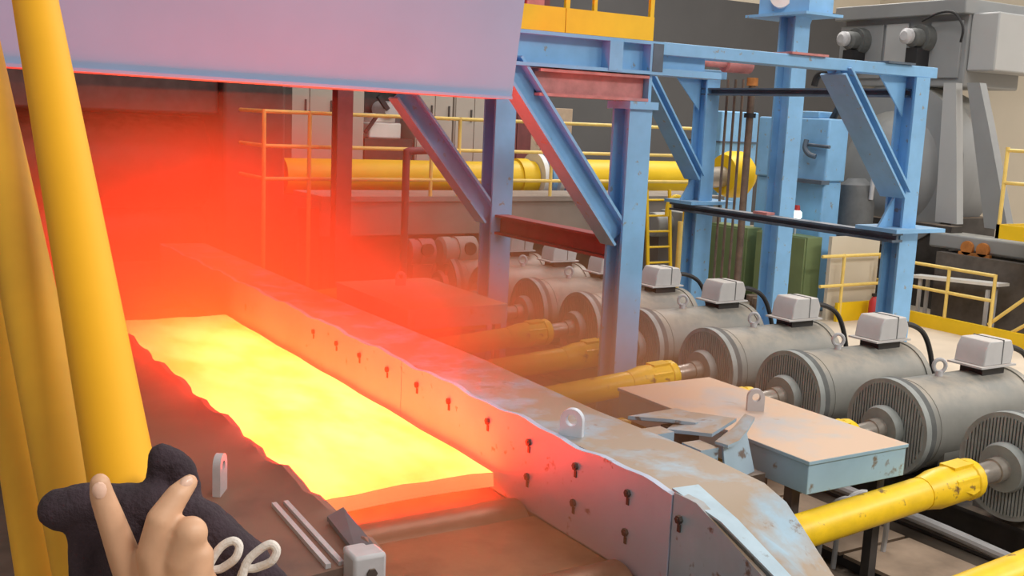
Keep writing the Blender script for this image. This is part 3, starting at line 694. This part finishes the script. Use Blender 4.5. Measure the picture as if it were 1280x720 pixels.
# ladder
ld = thing('ladder', (12.1, 14.5, 0.3), 'yellow caged ladder right of the near blue column', 'ladder')
for xx in (11.85, 12.35):
    obj('stile', MB().obar((xx,14.5,0.3),(xx-0.12,14.6,2.35),0.05,0.04,(1,0,0)), yellow, ld)
for k in range(7):
    zz = 0.55 + 0.27*k; q = (zz-0.3)/2.05
    obj('rung', MB().cyl((11.85-0.12*q,14.5+0.1*q,zz),(12.35-0.12*q,14.5+0.1*q,zz),0.018,n=8), yellow, ld)
obj('grab_hoop', MB().tube([(12.12,14.5,1.9),(12.14,14.5,2.12),(12.28,14.5,2.24),(12.45,14.5,2.18),(12.52,14.5,2.0),(12.52,14.5,1.7)],0.035,10), yellow, ld)
sg = thing('grey_machine', (12.9, 15.0, 0.3), 'grey machine casing between the ladder and the far blue column', 'machine')
obj('machine_casing', MB().box(12.55, 13.1, 14.6, 15.2, 0.3, 1.95).cyl((12.2,15.0,1.7),(13.2,15.0,1.7),0.22,n=20), big_grey, sg, bevel=0.02)
obj('casing_pipe', MB().cyl((12.45,14.5,0.3),(12.45,14.5,1.8),0.05,n=12), pale_y, sg)

# ================================================================== RIGHT BACKGROUND
gh = thing('gear_housing', (15.4, 14.2, 0.3), 'big light blue gear housing behind the tallest column', 'gear housing')
obj('housing_upper', MB().box(14.5, 15.0, 13.2, 14.9, 2.6, 3.68), blue, gh, bevel=0.03)
obj('housing_lower', MB().box(14.56, 15.0, 13.26, 14.9, 0.3, 2.6), blue, gh, bevel=0.03)
obj('ledge', MB().box(14.40, 14.6, 13.18, 14.1, 2.55, 2.62), blue_dk, gh)
obj('roof_block', MB().box(14.55, 14.95, 13.5, 14.3, 3.68, 3.80), blue, gh, bevel=0.02)
obj('lift_handle', MB().tube([(14.42,13.62,3.3),(14.38,13.6,3.16),(14.38,13.5,3.06),(14.42,13.38,3.02)],0.045,10).cyl((14.44,13.6,3.22),(14.44,13.1,3.2),0.03,n=10), blue_dk, gh)
gb = thing('gear_housing', (17.4, 18.5, 0.3), 'pale blue housing behind the round yellow shaft end', 'gear housing')
obj('housing_body', MB().box(16.7, 17.8, 18.3, 19.3, 0.3, 3.8), blue, gb, bevel=0.03)
obj('housing_band', MB().box(16.66, 17.84, 18.26, 19.34, 3.1, 3.14), blue_dk, gb)
dd = thing('air_duct', (15.7, 13.4, 0.3), 'dark grey rounded duct right of the blue gear housing', 'duct')
obj('duct_body', MB().lathe((15.6,13.35,0.3),(15.6,13.45,2.65),[(0,0.28),(0.8,0.33),(0.95,0.28),(1,0.15)],24), mat('duct_grey',(0.11,0.115,0.12),0.7,var=0.15), dd)
obj('duct_pipe', MB().cyl((15.6,13.1,2.3),(15.6,13.05,3.3),0.04,n=10).cyl((15.55,13.1,3.05),(15.55,13.1,3.4),0.1,n=14), lug_grey, dd)
gc = thing('control_cabinet', (14.2, 13.62, 0.3), 'green two-door control cabinet in front of the blue housing', 'cabinet')
obj('cabinet_body', MB().box(14.02, 14.38, 13.02, 14.22, 0.42, 1.66), green, gc, bevel=0.01)
for a, b in ((13.04, 13.60), (13.64, 14.20)):
    d = obj('door', MB().box(13.98, 14.02, a, b, 0.5, 1.64), green, gc, bevel=0.008)
    obj('handle', MB().box(13.965, 13.99, a+0.04 if a > 13.5 else b-0.08, a+0.08 if a > 13.5 else b-0.04, 1.0, 1.14), black, d)
obj('paper_notice', MB().box(13.982, 13.99, 13.18, 13.32, 1.45, 1.56), white, gc, label='small white paper notice')
for zz in (0.98, 1.2): obj('warning_sticker', MB().prism([(13.985,13.25,zz),(13.985,13.36,zz),(13.985,13.305,zz+0.09)],(0.005,0,0)), yellow, gc, label='small yellow triangle sticker')
obj('plinth', MB().box(14.04, 14.36, 13.04, 14.2, 0.3, 0.42), dark_steel, gc)
c2 = thing('control_cabinet', (14.2, 15.1, 0.3), 'green cabinet partly hidden left of the tallest column', 'cabinet')
obj('cabinet_body', MB().box(14.05, 14.4, 14.5, 15.5, 0.42, 1.66), green, c2, bevel=0.01)
obj('door', MB().box(14.02, 14.05, 14.53, 15.47, 0.5, 1.62), green, c2)
obj('plinth', MB().box(14.07, 14.38, 14.52, 15.48, 0.3, 0.42), dark_steel, c2)
sl = thing('signal_lamp', (14.2, 13.5, 1.66), 'glowing white signal lamp with a red cap on the green cabinet', 'signal lamp')
obj('lamp_pole', MB().cyl((14.2,13.5,1.66),(14.2,13.5,1.93),0.02,n=10), lug_grey, sl)
obj('lamp_globe', MB().lathe((14.2,13.5,1.93),(14.2,13.5,2.08),[(0,0.06),(0.2,0.095),(0.8,0.09),(1,0.06)],18), signal_m, sl, label='glowing white lens')
obj('lamp_cap', MB().cyl((14.2,13.5,2.08),(14.2,13.5,2.17),0.06,0.05,n=18), red_p, sl)
for i, (yy, xx) in enumerate(((13.2, 13.2), (13.5, 13.35))):
    solo('floor_valve', MB().lathe((xx,yy,0.3),(xx,yy,0.62),[(0,0.12),(0.3,0.12),(0.3,0.07),(0.7,0.07),(0.7,0.13),(1,0.13)],16), brown_p, ['brown valve by the green cabinet foot, right one', 'brown valve by the green cabinet foot, left one'][i], 'valve')

# main motor
bm_ = thing('main_motor', (18.5, 13.8, 0.3), 'huge grey main motor with a box-shaped cooler housing on top', 'main motor')
obj('cooler_housing', MB().box(17.0, 18.6, 12.5, 15.3, 4.35, 5.72), big_grey, bm_, bevel=0.03)
obj('housing_roof', MB().box(16.8, 18.7, 12.46, 15.4, 5.6, 5.86), big_grey, bm_, bevel=0.02)
obj('side_duct', MB().box(17.05, 21.5, 11.95, 12.5, 4.62, 5.62), big_lt, bm_, bevel=0.03, label='paler duct box on the right side')
for a, b in ((12.6, 13.25), (13.75, 14.25), (14.32, 15.35)):
    obj('access_panel', MB().box(16.95, 17.0, a, b, 4.5, 5.5), big_grey if a != 13.75 else big_lt, bm_, bevel=0.01)
for yy in (14.82, 13.35):
    f = obj('blower_motor', MB().lathe((16.55,yy,5.2),(17.0,yy,5.2),[(0,0.13),(0.1,0.17),(0.45,0.17),(0.45,0.24),(1,0.26)],22), motor_d, bm_, label='small blower motor on the cooler housing')
    obj('blower_cap', MB().lathe((16.42,yy+0.05,5.22),(16.58,yy+0.05,5.22),[(0,0.08),(0.3,0.14),(1,0.14)],18), lug_grey, f)
    obj('blower_base', MB().box(16.6, 17.0, yy-0.12, yy+0.12, 4.7, 5.02), black, f)
obj('stator_body', MB().lathe((17.0,13.9,2.9),(18.4,13.9,2.9),[(0,1.35),(0.04,1.55),(0.35,1.55),(0.36,1.45),(0.9,1.45),(1,1.3)],40), big_grey, bm_)
obj('stator_foot', MB().box(17.1, 18.4, 12.5, 15.3, 0.3, 2.0), dark_steel, bm_)
obj('end_bell', MB().lathe((16.55,13.9,2.8),(17.0,13.9,2.8),[(0,0.5),(0.2,0.75),(1,1.1)],32), big_grey, bm_)
for yy, lean in ((12.42, 0.32), (11.95, 0.85)):
    obj('flared_rib', MB().prism([(16.7,yy+0.25,4.4),(16.7,yy,4.4),(16.7,yy-lean*0.3,3.7),(16.7,yy-lean,1.95),(16.7,yy-lean+0.45,1.95)],(0.18,0,0)), big_lt if lean < 0.5 else big_grey, bm_)
obj('shaft_bracket', MB().box(16.25, 16.75, 10.4, 12.3, 1.55, 1.82), big_grey, bm_, bevel=0.04)
obj('shaft_bracket', MB().box(16.3, 16.6, 11.9, 15.3, 1.82, 1.93), dark_steel, bm_)
obj('rusty_clamp', MB().cyl((16.2,11.2,1.62),(16.25,11.2,1.62),0.12,n=14).cyl((16.2,11.5,1.62),(16.25,11.5,1.62),0.12,n=14).box(16.2,16.26,11.05,11.65,1.4,1.55), orange_r, bm_, label='orange rusty clamp')
solo('loop_cable', MB().tube([(16.75,13.3,5.5),(16.7,12.9,5.62),(16.7,12.6,5.6),(16.7,12.4,5.35),(16.75,12.45,5.1)],0.022,8), black, 'black cable arching at the cooler housing corner', 'cable')
rc = solo('overhead_pipe', MB().cyl((26,9,7.95),(26,22,7.95),0.12,n=12), orange_r, 'orange-brown pipe high up at the top right corner', 'pipe')
for i, yy in enumerate((16.0, 14.9)):
    solo('roof_hanger', MB().box(25.9,26.1,yy-0.06,yy+0.06,7.4,8.0), dark_steel, ['dark hanger under the high orange pipe, left one', 'dark hanger under the high orange pipe, right one'][i], 'hanger')

# stairs and guard rails
gr = thing('guard_railing', (15.38, 11.1, 0.3), 'pale yellow guard railing right of the right blue column', 'railing')
for zz in (1.34, 0.94): obj('rail', MB().cyl((15.4,13.0,zz),(15.4,10.36,zz),0.028,n=10), pale_y, gr)
for yy in (12.3, 11.2, 10.36): obj('post', MB().cyl((15.4,yy,0.3),(15.4,yy,1.36),0.028,n=10), pale_y, gr)
obj('kerb_plate', MB().box(15.36, 15.44, 9.0, 13.0, 0.3, 0.52), yellow, gr)
sr = thing('stair_railing', (15.5, 9.9, 0.3), 'pale yellow sloping stair railing at the right picture edge', 'railing')
obj('rail', MB().cyl((15.45,10.42,0.55),(15.45,9.3,1.56),0.028,n=10), pale_y, sr)
obj('rail', MB().cyl((15.45,10.25,0.32),(15.45,9.2,1.1),0.028,n=10), pale_y, sr)
obj('post', MB().cyl((15.45,9.35,0.3),(15.45,9.35,1.5),0.028,n=10), pale_y, sr)
rr = thing('guard_railing', (14.4, 12.4, 0.3), 'pale yellow two-rail railing between the green cabinet and right column', 'railing')
for zz in (1.42, 0.92): obj('rail', MB().cyl((13.75,12.42,zz),(15.3,12.42,zz),0.028,n=10), pale_y, rr)
for xx in (14.28, 15.25): obj('post', MB().cyl((xx,12.42,0.3),(xx,12.42,1.45),0.028,n=10), pale_y, rr)
obj('kerb_plate', MB().box(14.2, 15.3, 12.40, 12.46, 0.3, 0.62), yellow, rr)
sh = solo('beige_board', MB().box(14.15, 15.35, 12.6, 12.67, 0.3, 1.72), wall_bg, 'beige board behind the two-rail railing', 'board')
ex = thing('fire_extinguisher', (14.86, 12.2, 0.3), 'red fire extinguisher on the floor by the two-rail railing', 'fire extinguisher')
obj('cylinder', MB().lathe((14.86,12.2,0.3),(14.86,12.2,0.74),[(0,0.07),(0.04,0.085),(0.78,0.085),(0.93,0.05),(1,0.03)],18), red_p, ex)
obj('valve_head', MB().box(14.82,14.9,12.17,12.23,0.74,0.79), black, ex)
tb = thing('work_table', (15.9, 11.3, 0.3), 'white-topped narrow table behind the guard railing', 'table')
obj('tabletop', MB().prism([(15.7,12.2,1.03),(15.7,10.5,1.13),(16.0,10.5,1.13),(16.0,12.2,1.03)],(0,0,0.05)), white, tb)
for xx in (15.75, 15.95):
    for yy in (12.0, 10.7): obj('leg', MB().box(xx-0.025,xx+0.025,yy-0.025,yy+0.025,0.3,1.05), lug_grey, tb)
dk = solo('dark_machine_base', MB().box(16.1, 19, 8.5, 12.0, 0.3, 1.5), mat('base_brown',(0.10,0.085,0.075),0.8,var=0.2), 'dark machine foundation block behind the guard railing', 'foundation')
yb = thing('yellow_platform', (15.8, 10.2, 1.9), 'yellow-framed little platform at the right picture edge', 'platform')
obj('platform_edge', MB().box(15.4, 15.46, 9.2, 10.45, 1.93, 2.15).box(15.4,16.6,10.39,10.45,1.93,2.15), yellow, yb)
obj('platform_floor', MB().box(15.42, 16.6, 9.2, 10.42, 1.95, 2.0), deck_m, yb)
obj('post', MB().cyl((15.43,10.42,2.0),(15.43,10.42,3.35),0.03,n=10), pale_y, yb)
for zz in (3.3, 2.8): obj('rail', MB().cyl((15.43,10.42,zz),(15.43,9.2,zz),0.03,n=10), pale_y, yb)
obj('leg', MB().box(15.9,16.0,9.4,9.5,1.5,1.95), dark_steel, yb)
obj('white_box', MB().box(15.6,15.9,9.6,10.1,2.0,3.2), white, yb)

# ================================================================== NEAR PIPES, HAND, BUNDLE
def near_pipe(a, b, r_, label, m):
    a, b = V(a), V(b); d = (b-a).normalized()
    lo = b + d*((b.z-1.87)/-d.z)
    hi = a - d*1.2
    t = thing('leaning_pipe', tuple(lo), label, 'pipe', 'yellow pipes leaning beside the camera')
    obj('pipe_tube', MB().cyl(hi, lo, r_, n=32), m, t)
    obj('pipe_collar', MB().cyl(hi, hi+d*0.05, r_*1.15, n=32), m, t)
near_pipe((0.2490,1.7852,3.7061), (0.2030,0.9128,3.11), 0.030, 'bright yellow pipe, front one, held by the hand', pipe_y)
near_pipe((0.1690,1.8185,3.6562), (0.1850,1.0514,3.0541), 0.030, 'duller yellow pipe behind the bright front one', pipe_y2)
near_pipe((0.1657,1.7982,3.4576), (0.1640,1.10,2.985), 0.030, 'faded yellow pipe at the left picture edge', pipe_y2)

def blobby(name, chains, m, voxel, parent=None, smooth_it=6, disp=0.0, flat=None):
    # continuous skin: tapered limbs merged by voxel remesh
    mb = MB()
    for ch in chains:
        for (p0, r0), (p1, r1) in zip(ch, ch[1:]):
            p0, p1 = V(p0), V(p1); k = max(2, int((p1-p0).length/(0.35*max(r0, r1)))+1)
            for i in range(k+1):
                q = i/k; c = p0.lerp(p1, q); rr = r0+(r1-r0)*q
                n1, n2 = 14, 9; vs = []; fs = []
                vs.append(c+V((0,0,rr)))
                for a in range(1, n2):
                    th = PI*a/n2
                    for b in range(n1):
                        ph = 2*PI*b/n1; vs.append(c+V((rr*math.sin(th)*math.cos(ph), rr*math.sin(th)*math.sin(ph), rr*math.cos(th))))
                vs.append(c-V((0,0,rr)))
                for b in range(n1):
                    fs.append((0, 1+b, 1+(b+1)%n1)); fs.append((len(vs)-1, 1+(n2-2)*n1+(b+1)%n1, 1+(n2-2)*n1+b))
                for a in range(n2-2):
                    for b in range(n1): fs.append((1+a*n1+b, 1+(a+1)*n1+b, 1+(a+1)*n1+(b+1)%n1, 1+a*n1+(b+1)%n1))
                mb.add(vs, fs)
    o = obj(name, mb, m, parent, smooth=180)
    rm = o.modifiers.new('remesh', 'REMESH'); rm.mode = 'VOXEL'; rm.voxel_size = voxel; rm.use_smooth_shade = True
    sm = o.modifiers.new('smooth', 'SMOOTH'); sm.iterations = smooth_it; sm.factor = 0.5
    if disp:
        tx = bpy.data.textures.new(name+'_folds', 'CLOUDS'); tx.noise_scale = 0.03
        dm = o.modifiers.new('folds', 'DISPLACE'); dm.texture = tx; dm.strength = disp; dm.texture_coords = 'GLOBAL'
    return o
hand = thing('person', (0.21, 0.85, 3.0), 'bare right hand of a person, index finger and thumb spread, by the yellow pipes', 'person')
chains = [
    # thumb
    [((0.2010,0.8720,3.078),0.0155),((0.1850,0.8723,3.128),0.0135),((0.1727,0.8708,3.1684),0.0112),((0.1669,0.8709,3.1874),0.0098),((0.1656,0.8704,3.197),0.0082)],
    # index
    [((0.2110,0.8490,3.1000),0.0165),((0.2030,0.8490,3.1400),0.0150),((0.2065,0.8438,3.1690),0.0122),((0.2207,0.8480,3.1860),0.0100),((0.2320,0.8538,3.1935),0.0070)],
    # middle, ring, little: curled
    [((0.2196,0.8452,3.1048),0.0165),((0.2208,0.8348,3.1361),0.0150),((0.2262,0.8295,3.1600),0.0138),((0.2330,0.8480,3.1480),0.0112),((0.2323,0.8583,3.1214),0.0095)],
    [((0.2245,0.8387,3.0923),0.0165),((0.2290,0.8281,3.1199),0.0145),((0.2315,0.8284,3.1400),0.0130),((0.2365,0.8470,3.1271),0.0105),((0.2345,0.8548,3.1044),0.0090)],
    [((0.2290,0.8322,3.0733),0.0150),((0.2340,0.8255,3.0993),0.0130),((0.2365,0.8275,3.1164),0.0115),((0.2400,0.8440,3.1004),0.0092),((0.2375,0.8500,3.0835),0.0080)],
    # palm
    [((0.2060,0.8600,3.090),0.0200),((0.2080,0.8500,3.045),0.0210),((0.2090,0.8360,3.015),0.0200)],
    [((0.2170,0.8450,3.105),0.0190),((0.2150,0.8450,3.060),0.0215),((0.2107,0.8300,3.018),0.0210)],
    [((0.2260,0.8340,3.085),0.0180),((0.2190,0.8380,3.050),0.0205),((0.2120,0.8250,3.015),0.0205)],
    # wrist and forearm
    [((0.2100,0.8300,3.018),0.0250),((0.2030,0.7700,2.970),0.0265),((0.1850,0.6600,2.870),0.0340)],
]
obj_hand = blobby('hand', chains, skin, 0.0022, hand, 7)
def nail_mesh(c, d, up, w, l):
    c, d, up = V(c), V(d).normalized(), V(up); up = (up-d*up.dot(d)).normalized(); sd = d.cross(up)
    mb = MB(); vs = []; fs = []; n = 12
    for ring, (s_, h) in enumerate(((1.0, 0.0), (0.9, 0.0012), (0.5, 0.0022))):
        for i in range(n):
            a = 2*PI*i/n; vs.append(c + d*(l*s_*math.cos(a)) + sd*(w*s_*math.sin(a)) + up*(h-0.0012*(s_*math.sin(a))**2))
    vs.append(c+up*0.0025)
    for j in range(2):
        for i in range(n): fs.append((j*n+i, j*n+(i+1)%n, (j+1)*n+(i+1)%n, (j+1)*n+i))
    for i in range(n): fs.append((2*n+i, 2*n+(i+1)%n, 3*n))
    return mb.add(vs, fs)
obj('fingernail', nail_mesh((0.1640,0.8630,3.1935), (-0.10,0.02,1), (-0.1,-1,0.25), 0.0058, 0.0072), nail, hand)
obj('fingernail', nail_mesh((0.2275,0.8470,3.1965), (0.75,0.3,0.45), (-0.2,-1,0.6), 0.0046, 0.0062), nail, hand)
obj('sleeve', MB().lathe((0.1985,0.742,2.945),(0.172,0.58,2.80),[(0,0.036),(0.02,0.040),(0.5,0.045),(1,0.055)],24), cloth, hand, label='dark sleeve cuff')

blob_ch = [
    [((0.1500,0.9650,3.1440),0.018),((0.1707,0.9560,3.1470),0.021),((0.2190,0.9330,3.1470),0.0215),((0.2600,0.9100,3.1320),0.021),((0.2960,0.8870,3.0985),0.0165),((0.320,0.875,3.07),0.014)],
    [((0.1440,0.9680,3.1430),0.010),((0.1500,0.9650,3.1500),0.014)],
    [((0.2330,0.9440,3.160),0.015),((0.2310,0.9440,3.188),0.0115),((0.2470,0.9340,3.178),0.0115),((0.2500,0.9300,3.150),0.014)],
    [((0.1740,0.9540,3.1350),0.020),((0.1709,0.9500,3.1050),0.0165),((0.1690,0.9420,3.050),0.019),((0.1700,0.930,3.00),0.02)],
    [((0.2000,0.9380,3.1300),0.024),((0.2050,0.930,3.08),0.028),((0.20,0.92,3.0),0.025)],
    [((0.2600,0.9080,3.1150),0.020),((0.2850,0.895,3.085),0.018),((0.27,0.90,3.04),0.02)],
]
EYE = V((0, 0, 3.5))
blob_ch = [[(tuple(EYE + (V(q)-EYE)*0.965), rr*1.0) for q, rr in ch] for ch in blob_ch]
cb = blobby('cloth_bundle', blob_ch, cloth, 0.003, None, 5, 0.006)
tag(cb, 'black cloth bundle wrapped around the yellow pipes behind the hand', 'cloth')
cd_ = thing('white_rope', (0.26, 0.86, 3.07), 'white rope folded in two loops beside the hand', 'rope')
l1 = [(0.2475,0.8674,3.0935),(0.2524,0.868,3.1131),(0.2612,0.8654,3.1282),(0.2701,0.8609,3.134),(0.2745,0.8574,3.1296),(0.2711,0.8575,3.1194),(0.2629,0.8666,3.1088),(0.2534,0.8715,3.1029),(0.2487,0.8691,3.0745),(0.245,0.866,3.02)]
l2 = [(0.2733,0.851,3.0915),(0.2784,0.8521,3.1144),(0.2875,0.8486,3.1262),(0.297,0.8439,3.1327),(0.3014,0.8402,3.1276),(0.2969,0.8412,3.1181),(0.2873,0.8517,3.11),(0.2773,0.8571,3.1055),(0.2718,0.8549,3.0757),(0.268,0.853,3.02)]
for l in (l1, l2): obj('rope_loop', MB().tube([EYE + (V(q)-EYE)*0.955 for q in l], 0.0035, 10, sub=5), cord_m, cd_)
